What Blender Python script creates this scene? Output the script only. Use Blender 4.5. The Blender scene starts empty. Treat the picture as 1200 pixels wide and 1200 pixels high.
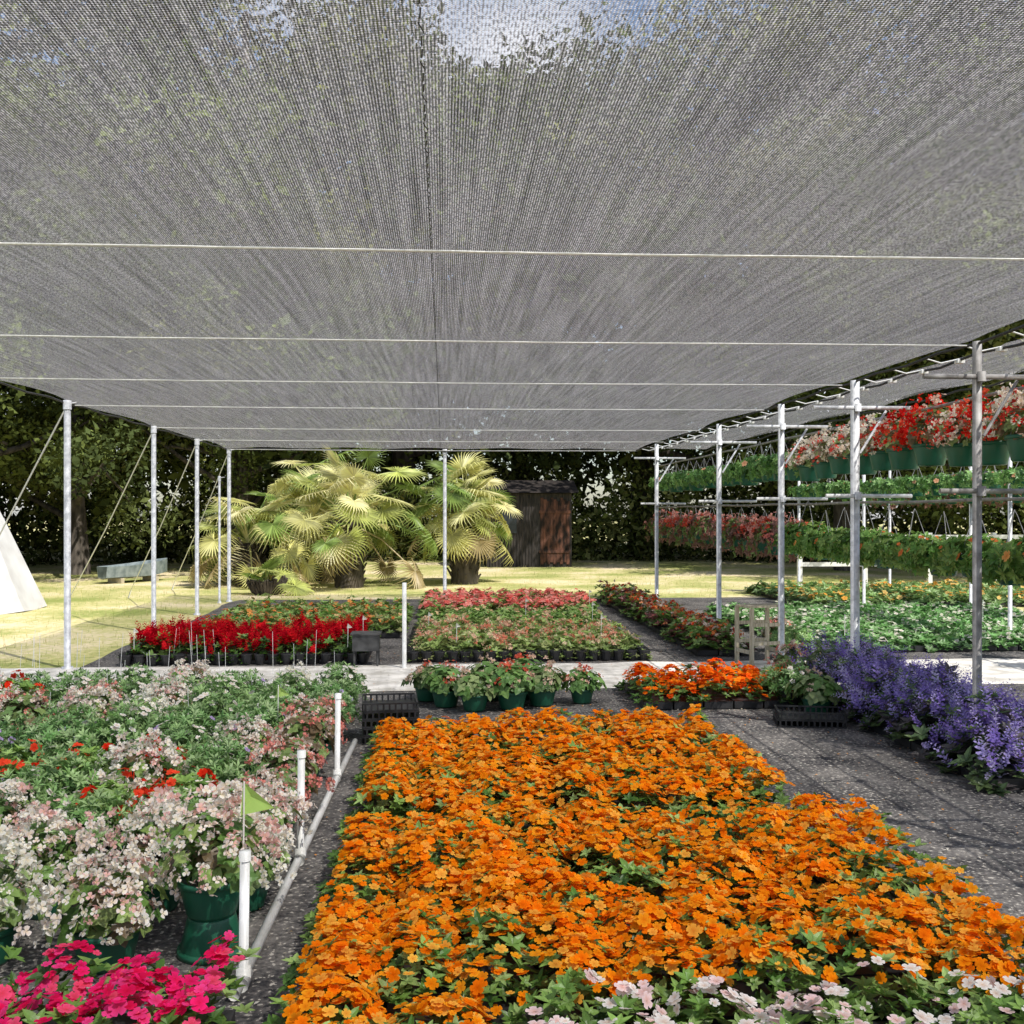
import bpy, math, numpy as np
from mathutils import Vector
rs = np.random.RandomState(7)
scene = bpy.context.scene
PI = math.pi

# ------------------------------------------------------------------ materials
def new_mat(name):
    m = bpy.data.materials.new(name); m.use_nodes = True
    nt = m.node_tree; nt.nodes.clear()
    out = nt.nodes.new('ShaderNodeOutputMaterial')
    return m, nt, out
def N(nt, t, **kw):
    n = nt.nodes.new(t)
    for k, v in kw.items(): setattr(n, k, v)
    return n
def mth(nt, op, a, b=None, clamp=False):
    n = nt.nodes.new('ShaderNodeMath'); n.operation = op; n.use_clamp = clamp
    for i, x in enumerate((a, b)):
        if x is None: continue
        if isinstance(x, (int, float)): n.inputs[i].default_value = x
        else: nt.links.new(x, n.inputs[i])
    return n.outputs[0]
def attr_mat(name, rough=0.6, transl=0.3, spec=0.3, diffuse=False):
    m, nt, out = new_mat(name)
    a = N(nt, 'ShaderNodeAttribute', attribute_name='Col')
    col = a.outputs['Color']
    if diffuse:
        p = N(nt, 'ShaderNodeBsdfDiffuse'); nt.links.new(col, p.inputs['Color'])
    else:
        p = N(nt, 'ShaderNodeBsdfPrincipled')
        p.inputs['Roughness'].default_value = rough
        p.inputs['Specular IOR Level'].default_value = spec
        nt.links.new(col, p.inputs['Base Color'])
    if transl > 0:
        t = N(nt, 'ShaderNodeBsdfTranslucent'); nt.links.new(col, t.inputs['Color'])
        mx = N(nt, 'ShaderNodeMixShader'); mx.inputs[0].default_value = transl
        nt.links.new(p.outputs[0], mx.inputs[1]); nt.links.new(t.outputs[0], mx.inputs[2])
        nt.links.new(mx.outputs[0], out.inputs[0])
    else: nt.links.new(p.outputs[0], out.inputs[0])
    return m
def noise_mat(name, c1, c2, scale=5, rough=0.7, metal=0.0, bump=0.0, detail=4, stretch=(1,1,1), spec=0.4, lo=0.35, hi=0.65):
    m, nt, out = new_mat(name)
    tc = N(nt, 'ShaderNodeTexCoord'); mp = N(nt, 'ShaderNodeMapping')
    mp.inputs['Scale'].default_value = stretch
    nt.links.new(tc.outputs['Object'], mp.inputs[0])
    no = N(nt, 'ShaderNodeTexNoise'); no.inputs['Scale'].default_value = scale; no.inputs['Detail'].default_value = detail
    nt.links.new(mp.outputs[0], no.inputs['Vector'])
    r = N(nt, 'ShaderNodeValToRGB'); r.color_ramp.elements[0].position = lo; r.color_ramp.elements[1].position = hi
    r.color_ramp.elements[0].color = (*c1, 1); r.color_ramp.elements[1].color = (*c2, 1)
    nt.links.new(no.outputs['Fac'], r.inputs[0])
    p = N(nt, 'ShaderNodeBsdfPrincipled'); p.inputs['Roughness'].default_value = rough; p.inputs['Metallic'].default_value = metal
    p.inputs['Specular IOR Level'].default_value = spec
    nt.links.new(r.outputs[0], p.inputs['Base Color'])
    if bump:
        b = N(nt, 'ShaderNodeBump'); b.inputs['Strength'].default_value = bump; b.inputs['Distance'].default_value = 0.02
        nt.links.new(no.outputs['Fac'], b.inputs['Height']); nt.links.new(b.outputs[0], p.inputs['Normal'])
    nt.links.new(p.outputs[0], out.inputs[0])
    return m

M_LEAF = attr_mat('leaf', 0.42, 0.3, 0.45)
M_PETAL = attr_mat('petal', 0.6, 0.38, 0.2, diffuse=True)
M_TREE = attr_mat('tree_leaf', 0.5, 0.0, 0.35, diffuse=True)
M_POT = attr_mat('pot_plastic', 0.38, 0.0, 0.5)
M_BARK = noise_mat('bark', (0.03,0.025,0.018), (0.12,0.1,0.08), 9, 0.9, bump=0.6, stretch=(1,1,0.3))
M_PVC = noise_mat('white_pvc', (0.66,0.66,0.62), (0.86,0.86,0.84), 7, 0.4)
M_STEEL = noise_mat('galvanised_steel', (0.5,0.51,0.52), (0.78,0.79,0.8), 18, 0.45, metal=0.2)
M_RUST = noise_mat('dull_steel', (0.2,0.19,0.18), (0.4,0.39,0.38), 12, 0.6, metal=0.2)
M_ROPE = noise_mat('white_cable', (0.65,0.65,0.63), (0.85,0.85,0.83), 60, 0.6)
M_DARKROPE = noise_mat('dark_cord', (0.02,0.02,0.02), (0.06,0.06,0.06), 60, 0.7)
M_WOOD = noise_mat('weathered_wood', (0.35,0.3,0.2), (0.6,0.53,0.4), 6, 0.75, bump=0.3, stretch=(8,8,1))
M_BLACKP = noise_mat('black_plastic', (0.012,0.012,0.013), (0.035,0.035,0.037), 9, 0.45)

# ------------------------------------------------------------------ mesh builder
class B:
    def __init__(s): s.V=[];s.F=[];s.C=[];s.M=[];s.n=0
    def add(s, V, F, C=(0.5,0.5,0.5), mat=0):
        V=np.asarray(V,float); F=np.asarray(F,int)
        C=np.asarray(C,float)
        if C.ndim==1: C=np.tile(C,(len(V),1))
        s.V.append(V); s.F.append(F+s.n); s.C.append(C); s.M.append(np.full(len(F),mat,int)); s.n+=len(V)
        return s
    def mesh(s, name, mats, smooth=()):
        V,F,C,M=np.vstack(s.V), np.vstack(s.F), np.vstack(s.C), np.concatenate(s.M)
        me=bpy.data.meshes.new(name)
        me.vertices.add(len(V)); me.vertices.foreach_set('co',V.astype(np.float32).ravel())
        me.loops.add(len(F)*3); me.loops.foreach_set('vertex_index',F.astype(np.int32).ravel())
        me.polygons.add(len(F)); me.polygons.foreach_set('loop_start',(np.arange(len(F))*3).astype(np.int32))
        me.polygons.foreach_set('loop_total',np.full(len(F),3,np.int32))
        for m in mats: me.materials.append(m)
        me.polygons.foreach_set('material_index',M.astype(np.int32))
        sm=np.isin(M,list(smooth)) if smooth else np.zeros(len(F),bool)
        me.polygons.foreach_set('use_smooth',sm)
        me.update(calc_edges=True)
        a=me.color_attributes.new('Col','FLOAT_COLOR','POINT')
        cc=np.ones((len(V),4),np.float32); cc[:,:3]=C
        a.data.foreach_set('color',cc.ravel())
        return me
    def obj(s, name, mats, smooth=(), loc=(0,0,0), parent=None):
        return place(s.mesh(name,mats,smooth), name, loc, parent=parent)
def place(me, name, loc=(0,0,0), rot=0.0, sc=1.0, parent=None):
    o=bpy.data.objects.new(name, me); scene.collection.objects.link(o)
    o.location=loc; o.rotation_euler=(0,0,rot); o.scale=(sc,sc,sc)
    if parent: o.parent=parent
    return o
def empty(name, loc=(0,0,0)):
    o=bpy.data.objects.new(name,None); scene.collection.objects.link(o); o.location=loc; o.empty_display_size=0.1
    return o

def rz(a):
    c,s=np.cos(a),np.sin(a); o=np.zeros_like(c); i=np.ones_like(c)
    return np.stack([np.stack([c,-s,o],-1),np.stack([s,c,o],-1),np.stack([o,o,i],-1)],-2)
def rx(a):
    c,s=np.cos(a),np.sin(a); o=np.zeros_like(c); i=np.ones_like(c)
    return np.stack([np.stack([i,o,o],-1),np.stack([o,c,-s],-1),np.stack([o,s,c],-1)],-2)
def rots(n, tilt_lo, tilt_hi, azim=None, r=rs):
    a = r.uniform(0,2*PI,n) if azim is None else azim
    t = r.uniform(tilt_lo,tilt_hi,n); b=r.uniform(0,2*PI,n)
    return rz(a+PI/2)@rx(t)@rz(b)
def rots_leaf(az, elev):
    return rz(az-PI/2)@rx(elev)
def scatter(T, P, R, S, tint=None):
    V,F,C=T; m=len(P)
    S=np.asarray(S,float)
    if S.ndim==0: S=np.full(m,float(S))
    W=np.einsum('mij,nj->mni',R,V)*S[:,None,None]+P[:,None,:]
    FF=F[None]+(np.arange(m)*len(V))[:,None,None]
    CC=np.tile(C[None],(m,1,1))
    if tint is not None: CC=CC*tint[:,None,:]
    return W.reshape(-1,3),FF.reshape(-1,3),np.clip(CC.reshape(-1,3),0,1)
def pick(cols, n, r=rs, var=0.15, p=None):
    cols=np.array(cols,float); k=r.choice(len(cols),n,p=p)
    return cols[k]*r.uniform(1-var,1+var,(n,1))

def t_flower(n=5, cup=0.15, cen=(0.8,0.6,0.5), wide=1.05, notch=0.9):
    V=[];F=[];C=[]
    for i in range(n):
        a=2*PI*i/n; w=PI/n*wide; b=len(V); dz=0.03*(i%2)
        pts=[(0,a,0),(0.55,a-w,.5),(0.93,a-w*.62,1),(notch+.05,a,1.05),(0.93,a+w*.62,1),(0.55,a+w,.5)]
        for r_,aa,z in pts:
            V.append((r_*math.cos(aa),r_*math.sin(aa),cup*z*r_+dz-(0.12*cup if r_>.9 else 0)))
            C.append(cen if r_==0 else (1,1,1))
        F+=[(b,b+1,b+2),(b,b+2,b+3),(b,b+3,b+4),(b,b+4,b+5)]
    return np.array(V),np.array(F),np.array(C)
def t_leaf(w=0.5, droop=0.15):
    V=[(0,0,0),(-w/2,.4,.06),(0,.45,-.02),(w/2,.4,.06),(-w*.33,.75,.03-droop*.5),(0,.78,-.04-droop*.5),(w*.33,.75,.03-droop*.5),(0,1.05,-droop)]
    F=[(0,2,1),(0,3,2),(1,2,5),(1,5,4),(2,3,6),(2,6,5),(4,5,7),(5,6,7)]
    C=[(.8,.8,.8),(1,1,1),(1.15,1.2,1.1),(1,1,1),(1,1,1),(1.15,1.2,1.1),(1,1,1),(1.1,1.1,1)]
    return np.array(V,float),np.array(F),np.array(C)
def t_quad(w=0.5):
    V=[(0,0,0),(-w/2,.5,.05),(w/2,.5,.05),(0,1,-.1)]
    return np.array(V,float),np.array([(0,2,1),(1,2,3)]),np.array([(.85,.85,.85),(1,1,1),(1,1,1),(1.1,1.1,1)])
def t_blade():
    V=[(-.04,0,0),(.04,0,0),(.0,.25,.9)]
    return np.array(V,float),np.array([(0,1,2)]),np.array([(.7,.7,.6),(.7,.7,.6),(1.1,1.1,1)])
QUAD=t_quad(.55); BLADE=t_blade()
def whorl(n=6, w=.5, el=(0.2,0.9), seed=1, T=None):
    r=np.random.RandomState(seed); L=T or t_leaf(w)
    az=np.arange(n)*2*PI/n+r.uniform(-.3,.3,n)
    return scatter(L,np.zeros((n,3)),rots_leaf(az,r.uniform(el[0],el[1],n)),r.uniform(.75,1.1,n),r.uniform(.8,1.2,(n,1))*np.ones((n,3)))
WH=whorl(6); WH2=whorl(7,.3,(0.4,1.2),3,t_quad(.3))
WHB=whorl(4,.85,(0.0,.7),9)
FL5=t_flower(5,.12)
def cluster(n, rad, ft, fs, seed, flat=.8, lo=0.2, jit=0.0):
    r=np.random.RandomState(seed); az=r.uniform(0,2*PI,n); t=np.arccos(r.uniform(lo,1,n))
    P=np.stack([np.sin(t)*np.cos(az),np.sin(t)*np.sin(az),np.cos(t)*flat],-1)*rad*(1+r.uniform(-jit,jit,(n,1)))
    R=rz(az+PI/2)@rx(t+r.normal(0,jit,n))@rz(r.uniform(0,6,n))
    return scatter(ft,P,R,fs*r.uniform(.7,1.25,n),r.uniform(.8,1.15,(n,1))*np.ones((n,3)))
def spike(n, h, rad, seed):
    r=np.random.RandomState(seed); k=np.arange(n)/n
    az=k*n*2.4; z=k*h
    P=np.stack([np.cos(az)*rad*.2,np.sin(az)*rad*.2,z],-1)
    S=rad*(1.25-k)*r.uniform(.8,1.2,n)
    return scatter(t_quad(.7),P,rots_leaf(az,r.uniform(.2,.9,n)),S,r.uniform(.7,1.15,(n,1))*np.ones((n,3)))
HEAD=cluster(9,.8,FL5,.4,4,jit=.3)
LOOSE=cluster(6,1.0,t_flower(3,.25,(1,.85,.6),.8),.5,14,flat=.9,lo=-.1,jit=.5)
SPK=spike(34,1.0,.26,5)
PSPK=spike(26,1.0,.16,6)

# ------------------------------------------------------------------ solids
def lathe(prof, seg=20, c=(0.5,0.5,0.5)):
    V=[];F=[]
    for r_,z in prof:
        for i in range(seg):
            a=2*PI*i/seg; V.append((r_*math.cos(a),r_*math.sin(a),z))
    for j in range(len(prof)-1):
        for i in range(seg):
            a=j*seg+i; b=j*seg+(i+1)%seg; c_=a+seg; d=b+seg
            F+=[(a,b,d),(a,d,c_)]
    return np.array(V),np.array(F),np.tile(np.array(c,float),(len(V),1))
def tube(pts, rad, seg=8, cap=True):
    pts=[Vector(p) for p in pts]; n=len(pts)
    if not hasattr(rad,'__len__'): rad=[rad]*n
    V=[];F=[]
    for i,p in enumerate(pts):
        d=(pts[min(i+1,n-1)]-pts[max(i-1,0)]).normalized()
        u=d.cross(Vector((0,0,1)) if abs(d.z)<.9 else Vector((0,1,0))).normalized(); w=d.cross(u)
        for k in range(seg):
            a=2*PI*k/seg; q=p+(u*math.cos(a)+w*math.sin(a))*rad[i]; V.append(tuple(q))
    for i in range(n-1):
        for k in range(seg):
            a=i*seg+k;b=i*seg+(k+1)%seg; F+=[(a,b,b+seg),(a,b+seg,a+seg)]
    if cap:
        for base,i in ((0,0),((n-1)*seg,n-1)):
            V.append(tuple(pts[i])); c=len(V)-1
            for k in range(seg): F.append((c,base+k,base+(k+1)%seg))
    return np.array(V),np.array(F)
def box(x0,x1,y0,y1,z0,z1):
    V=[(x,y,z) for z in (z0,z1) for y in (y0,y1) for x in (x0,x1)]
    q=[(0,2,3,1),(4,5,7,6),(0,1,5,4),(2,6,7,3),(0,4,6,2),(1,3,7,5)]
    F=[]
    for a,b,c,d in q: F+=[(a,b,c),(a,c,d)]
    return np.array(V,float),np.array(F)
def sheet(name, x0,x1,y0,y1,z,mat,edge=0.0):
    r=np.random.RandomState(len(name)); b=B()
    nx=max(2,int((x1-x0)*2)) if edge else 2; ny=max(2,int((y1-y0)*2)) if edge else 2
    xs=np.linspace(x0,x1,nx); ys=np.linspace(y0,y1,ny)
    V=[];F=[]
    for j,y in enumerate(ys):
        for i,x in enumerate(xs):
            ex=r.uniform(-edge,edge) if i in (0,nx-1) else 0; ey=r.uniform(-edge,edge) if j in (0,ny-1) else 0
            V.append((x+ex,y+ey,z))
    for j in range(ny-1):
        for i in range(nx-1):
            a=j*nx+i; F+=[(a,a+1,a+nx+1),(a,a+nx+1,a+nx)]
    b.add(V,F); return b.obj(name,[mat])

# ------------------------------------------------------------------ ground
def ground_mat():
    m,nt,out=new_mat('lawn')
    tc=N(nt,'ShaderNodeTexCoord')
    n1=N(nt,'ShaderNodeTexNoise'); n1.inputs['Scale'].default_value=.45; n1.inputs['Detail'].default_value=6
    n2=N(nt,'ShaderNodeTexNoise'); n2.inputs['Scale'].default_value=9; n2.inputs['Detail'].default_value=6
    for n in (n1,n2): nt.links.new(tc.outputs['Object'],n.inputs['Vector'])
    s=mth(nt,'ADD',mth(nt,'MULTIPLY',n1.outputs['Fac'],.7),mth(nt,'MULTIPLY',n2.outputs['Fac'],.3))
    r=N(nt,'ShaderNodeValToRGB'); e=r.color_ramp.elements
    e[0].position=.4; e[0].color=(.3,.34,.1,1); e[1].position=.6; e[1].color=(.8,.67,.44,1)
    x=e.new(.5); x.color=(.56,.52,.22,1)
    nt.links.new(s,r.inputs[0])
    p=N(nt,'ShaderNodeBsdfPrincipled'); p.inputs['Roughness'].default_value=.95; p.inputs['Specular IOR Level'].default_value=.1
    nt.links.new(r.outputs[0],p.inputs['Base Color'])
    bu=N(nt,'ShaderNodeBump'); bu.inputs['Strength'].default_value=.6; bu.inputs['Distance'].default_value=.05
    nt.links.new(n2.outputs['Fac'],bu.inputs['Height']); nt.links.new(bu.outputs[0],p.inputs['Normal'])
    nt.links.new(p.outputs[0],out.inputs[0]); return m
def fabric_mat():
    m,nt,out=new_mat('weed_fabric')
    tc=N(nt,'ShaderNodeTexCoord'); sp=N(nt,'ShaderNodeSeparateXYZ'); nt.links.new(tc.outputs['Object'],sp.inputs[0])
    n1=N(nt,'ShaderNodeTexNoise'); n1.inputs['Scale'].default_value=1.9; n1.inputs['Detail'].default_value=8; n1.inputs['Roughness'].default_value=.75
    n2=N(nt,'ShaderNodeTexNoise'); n2.inputs['Scale'].default_value=45; n2.inputs['Detail'].default_value=5
    n3=N(nt,'ShaderNodeTexNoise'); n3.inputs['Scale'].default_value=7; n3.inputs['Detail'].default_value=3; n3.inputs['Distortion'].default_value=1.5
    for n in (n1,n2,n3): nt.links.new(tc.outputs['Object'],n.inputs['Vector'])
    r=N(nt,'ShaderNodeValToRGB'); e=r.color_ramp.elements
    e[0].position=.4; e[0].color=(.025,.024,.027,1); e[1].position=.62; e[1].color=(.2,.185,.17,1)
    s=mth(nt,'ADD',mth(nt,'MULTIPLY',n1.outputs['Fac'],.65),mth(nt,'MULTIPLY',n2.outputs['Fac'],.35))
    nt.links.new(s,r.inputs[0])
    g=mth(nt,'GREATER_THAN',n2.outputs['Fac'],.62)
    mx=N(nt,'ShaderNodeMixRGB'); mx.inputs[2].default_value=(.45,.42,.37,1)
    nt.links.new(mth(nt,'MULTIPLY',g,.8),mx.inputs[0]); nt.links.new(r.outputs[0],mx.inputs[1])
    st=mth(nt,'GREATER_THAN',mth(nt,'SINE',mth(nt,'MULTIPLY',sp.outputs[0],2*PI/.3)),.995)
    m2=N(nt,'ShaderNodeMixRGB'); m2.inputs[2].default_value=(.12,.14,.12,1)
    nt.links.new(mth(nt,'MULTIPLY',st,.3),m2.inputs[0]); nt.links.new(mx.outputs[0],m2.inputs[1])
    p=N(nt,'ShaderNodeBsdfPrincipled'); p.inputs['Roughness'].default_value=.75; p.inputs['Specular IOR Level'].default_value=.3
    nt.links.new(m2.outputs[0],p.inputs['Base Color'])
    bu=N(nt,'ShaderNodeBump'); bu.inputs['Strength'].default_value=.9; bu.inputs['Distance'].default_value=.04
    nt.links.new(n3.outputs['Fac'],bu.inputs['Height']); nt.links.new(bu.outputs[0],p.inputs['Normal'])
    nt.links.new(p.outputs[0],out.inputs[0]); return m
sheet('ground',-200,200,-200,200,0,ground_mat())
M_FAB=fabric_mat()
sheet('weed_barrier_fabric',-6.0,9.5,-2,11.0,.004,M_FAB,edge=.05)
sheet('weed_barrier_fabric',-4.1,9.8,11.0,20.6,.004,M_FAB,edge=.06)
sheet('sandy_path',-14,14,10.0,11.75,.009,noise_mat('pale_sand',(.5,.47,.41),(.85,.81,.74),5,.95,bump=.5,detail=8),edge=.07)

b=B(); n=3800
P=np.stack([rs.uniform(-1,4.6,n),rs.uniform(2.5,14,n),np.full(n,.014)],-1)
V,F,C=scatter(QUAD,P,rots_leaf(rs.uniform(0,6.28,n),rs.uniform(0,.3,n)),rs.uniform(.008,.03,n),pick([(.5,.45,.35),(.25,.17,.08),(.65,.62,.55),(.85,.35,.06)],n))
b.add(V,F,C); b.obj('fallen_leaf_litter',[M_LEAF])

b=B(); n=26000
y=11.9+27*rs.uniform(0,1,n)**1.2; x=rs.uniform(-1,1,n)*(y*.62+2)
ok=~((x>-4.2)&(x<10)&(y<20.7)); x=x[ok];y=y[ok];n=len(x)
g=.5+.5*np.sin(x*1.3+np.sin(y*.8)*2)
tint=pick([(.66,.62,.26),(.78,.68,.4),(.38,.46,.14)],n)
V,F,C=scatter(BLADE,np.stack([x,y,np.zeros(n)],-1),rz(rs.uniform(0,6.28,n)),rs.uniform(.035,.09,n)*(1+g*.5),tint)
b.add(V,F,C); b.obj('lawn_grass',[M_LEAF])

# ------------------------------------------------------------------ flower beds
def bed(name,x0,x1,y0,y1,h,ft,fd,fs,fcols,ld,ls,lcols,seed,mound=.27,cover=.15,lt=None,fp=None,tilt=.7,rise=0.0,edgepots=None,dip=.38):
    r=np.random.RandomState(seed); A=(x1-x0)*(y1-y0); lt=lt or WH
    gx=np.arange(x0+mound/2,x1,mound); gy=np.arange(y0+mound/2,y1,mound)
    G=np.array([(a,c) for a in gx for c in gy])+r.uniform(-.25,.25,(len(gx)*len(gy),2))*mound
    Gh=r.uniform(.8,1.12,len(G))
    def surf(P):
        out=np.empty(len(P)); az=np.empty(len(P)); q=np.empty(len(P))
        for s in range(0,len(P),4000):
            d=P[s:s+4000,None,:]-G[None]; dd=(d**2).sum(-1); k=dd.argmin(1); i=np.arange(len(k))
            rr=np.sqrt(dd[i,k])/(mound*.6)
            out[s:s+4000]=h*Gh[k]*(1-dip*np.clip(rr,0,1.3)**2); q[s:s+4000]=rr
            az[s:s+4000]=np.arctan2(d[i,k,1],d[i,k,0])
        return out,az,q
    b=B()
    n=int(A*ld); P=np.stack([r.uniform(x0-.06,x1+.06,n),r.uniform(y0-.06,y1+.06,n)],-1)
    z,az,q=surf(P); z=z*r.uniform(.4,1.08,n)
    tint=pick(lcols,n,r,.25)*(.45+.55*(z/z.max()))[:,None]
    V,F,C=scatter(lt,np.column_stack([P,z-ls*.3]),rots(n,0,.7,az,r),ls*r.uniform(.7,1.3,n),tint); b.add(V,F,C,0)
    n=int(A*fd); P=np.stack([r.uniform(x0,x1,n),r.uniform(y0,y1,n)],-1)+r.normal(0,.02,(n,2))
    z,az,q=surf(P)
    nz=np.sin(P[:,0]*5.1+seed)*np.sin(P[:,1]*4.3+seed*2)+.6*np.sin(P[:,0]*13+P[:,1]*9+seed)+.5*r.normal(size=n)
    ok=(nz>-1.6+cover*4)&(q<1.2); P=P[ok];z=z[ok];az=az[ok];q=q[ok];n=len(P)
    tint=pick(fcols,n,r,.14,fp)
    t=np.clip(q*.5,0,.7)
    R=rz(az+PI/2)@rx(t*tilt/.7+r.normal(0,.4,n))@rz(r.uniform(0,6,n))
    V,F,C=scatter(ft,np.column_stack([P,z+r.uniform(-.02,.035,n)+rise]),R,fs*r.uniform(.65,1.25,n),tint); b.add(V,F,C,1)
    for a in np.arange(x0,x1-.02,mound):
        for c in np.arange(y0,y1-.02,mound):
            V,F=box(a+.008,min(a+mound-.008,x1),c+.008,min(c+mound-.008,y1),.012,.075 if not edgepots else .05); b.add(V,F,mat=2)
    if edgepots:
        pv,pf,pc=lathe([(.0,.012),(.045,.012),(.062,.11),(.067,.11),(.067,.125),(.058,.125),(.055,.105),(0,.105)],10,(.02,.02,.02))
        PP=[(a,y0-.02) for a in np.arange(x0,x1,.15)]+[(x1+.02,c) for c in np.arange(y0,y1,.15)]+[(x0-.02,c) for c in np.arange(y0,y1,.15)]
        for a,c in PP:
            b.add(pv*1.05+np.array([a,c,0]),pf,mat=2)
    return b.obj(name,[M_LEAF,M_PETAL,M_BLACKP])
GREEN=[(.09,.22,.03),(.14,.3,.05),(.22,.38,.08),(.06,.14,.025)]
GREENB=[(.18,.34,.06),(.28,.46,.1),(.36,.52,.16)]
ORG=[(1.0,.31,.008),(1.0,.39,.018),(1.0,.23,.006),(1.0,.5,.07)]
oi=dict(fd=2300,fs=.0225,fcols=ORG,ld=650,ls=.046,lcols=GREENB+GREENB+GREEN,dip=.28)
bed('orange_impatiens_bed',-.47,2.1,3.34,5.12,.27,FL5,seed=1,cover=.28,**oi)
bed('orange_impatiens_bed',-.47,.15,2.5,3.34,.27,FL5,seed=15,cover=.24,**oi)
bed('orange_impatiens_bed',.02,.85,5.14,5.5,.26,FL5,seed=17,cover=.2,**oi)
bed('orange_impatiens_bed',-.45,1.88,5.5,7.55,.27,FL5,seed=2,cover=.23,**oi)
bed('green_impatiens_bed',.9,1.9,5.2,5.46,.19,FL5,60,.026,ORG,700,.05,GREENB,16,cover=.25,mound=.16)
bed('green_impatiens_bed',-.42,-.02,5.2,5.46,.19,FL5,60,.026,ORG,700,.05,GREENB,18,cover=.25,mound=.16)
bed('white_impatiens_bed',.22,2.2,2.5,3.28,.28,FL5,500,.027,[(.94,.91,.88),(.94,.72,.73),(.92,.88,.85)],620,.046,GREENB,3,cover=.28)
bed('pink_impatiens_bed',-2.2,-.7,2.5,3.5,.3,FL5,1400,.026,[(.98,.025,.2),(.95,.07,.3),(.98,.1,.23),(.85,.015,.12)],520,.05,GREENB+GREEN,4,cover=.3)
bed('red_orange_flower_bed',1.75,3.3,8.9,9.95,.27,FL5,1100,.03,[(.97,.19,.01),(1.0,.3,.018),(.88,.1,.008)],400,.05,GREEN,5,cover=.24)
bed('red_salvia_bed',-3.6,-.95,11.9,13.3,.34,SPK,190,.17,[(.7,.01,.025),(.8,.02,.03),(.5,.006,.018)],260,.07,GREEN,6,cover=.16,edgepots=True,tilt=.15,rise=-.04)
bed('mixed_seedling_bed',-3.3,-.6,14.2,17.5,.3,FL5,160,.04,[(.85,.4,.12),(.8,.25,.08),(.85,.6,.3)],340,.07,GREENB+[(.4,.42,.15)],7,cover=.54)
bed('pink_begonia_bed',-.35,2.35,11.95,14.6,.28,LOOSE,210,.036,[(.9,.45,.35),(.92,.66,.5),(.85,.3,.2),(.9,.75,.55)],420,.06,[(.3,.44,.11),(.4,.54,.15),(.48,.54,.2)],8,cover=.5,edgepots=True)
bed('salmon_flower_bed',-.35,2.5,16.8,19.2,.3,FL5,500,.042,[(.98,.35,.3),(.98,.5,.42),(.9,.2,.18)],260,.07,GREENB,9,cover=.22)
bed('green_bedding_plants',-.3,2.4,14.9,16.6,.26,FL5,60,.04,[(.9,.7,.4)],330,.07,GREENB,10,cover=.45)
bed('red_flower_row',3.05,3.7,12.2,20.2,.36,HEAD,150,.042,[(.9,.12,.05),(.95,.35,.12),(.95,.45,.25),(.88,.78,.68)],330,.08,GREENB+[(.25,.08,.07)],11,cover=.34)
bed('white_bedding_plants',4.5,9.4,12.4,17.3,.2,FL5,150,.03,[(.88,.88,.8),(.8,.85,.7)],300,.075,[(.2,.44,.12),(.34,.56,.22),(.16,.36,.1)],12,cover=.44)
bed('orange_marigold_bed',6.6,13,18.2,22,.24,FL5,80,.05,[(.95,.5,.1),(.95,.7,.25)],200,.09,[(.26,.44,.12),(.36,.52,.2)],13,cover=.52)
bed('purple_plectranthus_row',3.4,4.3,6.2,9.7,.5,PSPK,520,.2,[(.42,.32,.77),(.56,.47,.88),(.32,.22,.64),(.7,.62,.91)],480,.085,[(.12,.2,.08),(.16,.14,.14),(.2,.3,.1)],14,mound=.36,cover=.1,tilt=.9,rise=-.09,dip=.5)

# ------------------------------------------------------------------ potted plants
GP=(.015,.11,.06)
def pot_parts(b,r0=.13,h=.15,z=0,flip=False,c=GP,x=0,y=0):
    prof=[(0,.0),(r0*.72,.0),(r0*.76,.012),(r0*.97,h*.82),(r0*.97,h*.84),(r0*1.06,h*.84),(r0*1.07,h*.99),(r0*1.04,h),(r0*.97,h*.99),(r0*.95,h*.86),(0,h*.86)]
    if flip: prof=[(a,h-q) for a,q in prof]
    V,F,C=lathe(prof,28,c); V=V+np.array([x,y,z])
    b.add(V,F,C,2)
def bush(b,r,cx,cy,z0,rad,ht,nl,ls,lcols,ft,nf,fs,fcols,lt=None,trail=0,low=-.05):
    lt=lt or WH; c0=np.array([cx,cy,z0])
    def pts(n,k0,k1,lo):
        az=r.uniform(0,2*PI,n); u=r.uniform(lo,1,n); s=np.sqrt(1-u*u*.98); k=r.uniform(k0,k1,n)
        lump=1+.18*np.sin(az*3+cx*9+nl)+.14*np.sin(az*5+cy*7+nl)
        return np.stack([s*np.cos(az)*rad*lump,s*np.sin(az)*rad*lump,u*ht],-1)*k[:,None],az,np.arccos(np.clip(u,-1,1)),k
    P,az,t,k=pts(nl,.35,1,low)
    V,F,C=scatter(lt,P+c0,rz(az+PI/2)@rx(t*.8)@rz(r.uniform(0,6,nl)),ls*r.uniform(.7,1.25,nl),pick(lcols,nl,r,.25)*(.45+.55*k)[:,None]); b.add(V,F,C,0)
    if trail:
        az=r.uniform(0,2*PI,trail); rr=rad*r.uniform(.75,1.1,trail)
        P=np.stack([rr*np.cos(az),rr*np.sin(az),-r.uniform(-.05,1,trail)**1.3*ht*.9],-1)
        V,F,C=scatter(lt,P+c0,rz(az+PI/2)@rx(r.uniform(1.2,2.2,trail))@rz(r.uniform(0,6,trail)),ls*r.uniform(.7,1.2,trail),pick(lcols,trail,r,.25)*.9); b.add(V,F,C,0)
    if nf:
        P,az,t,k=pts(nf,.88,1.18,.0)
        V,F,C=scatter(ft,P+c0,rz(az+PI/2)@rx(t*.8)@rz(r.uniform(0,6,nf)),fs*r.uniform(.6,1.35,nf),pick(fcols,nf,r,.1)); b.add(V,F,C,1)
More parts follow.
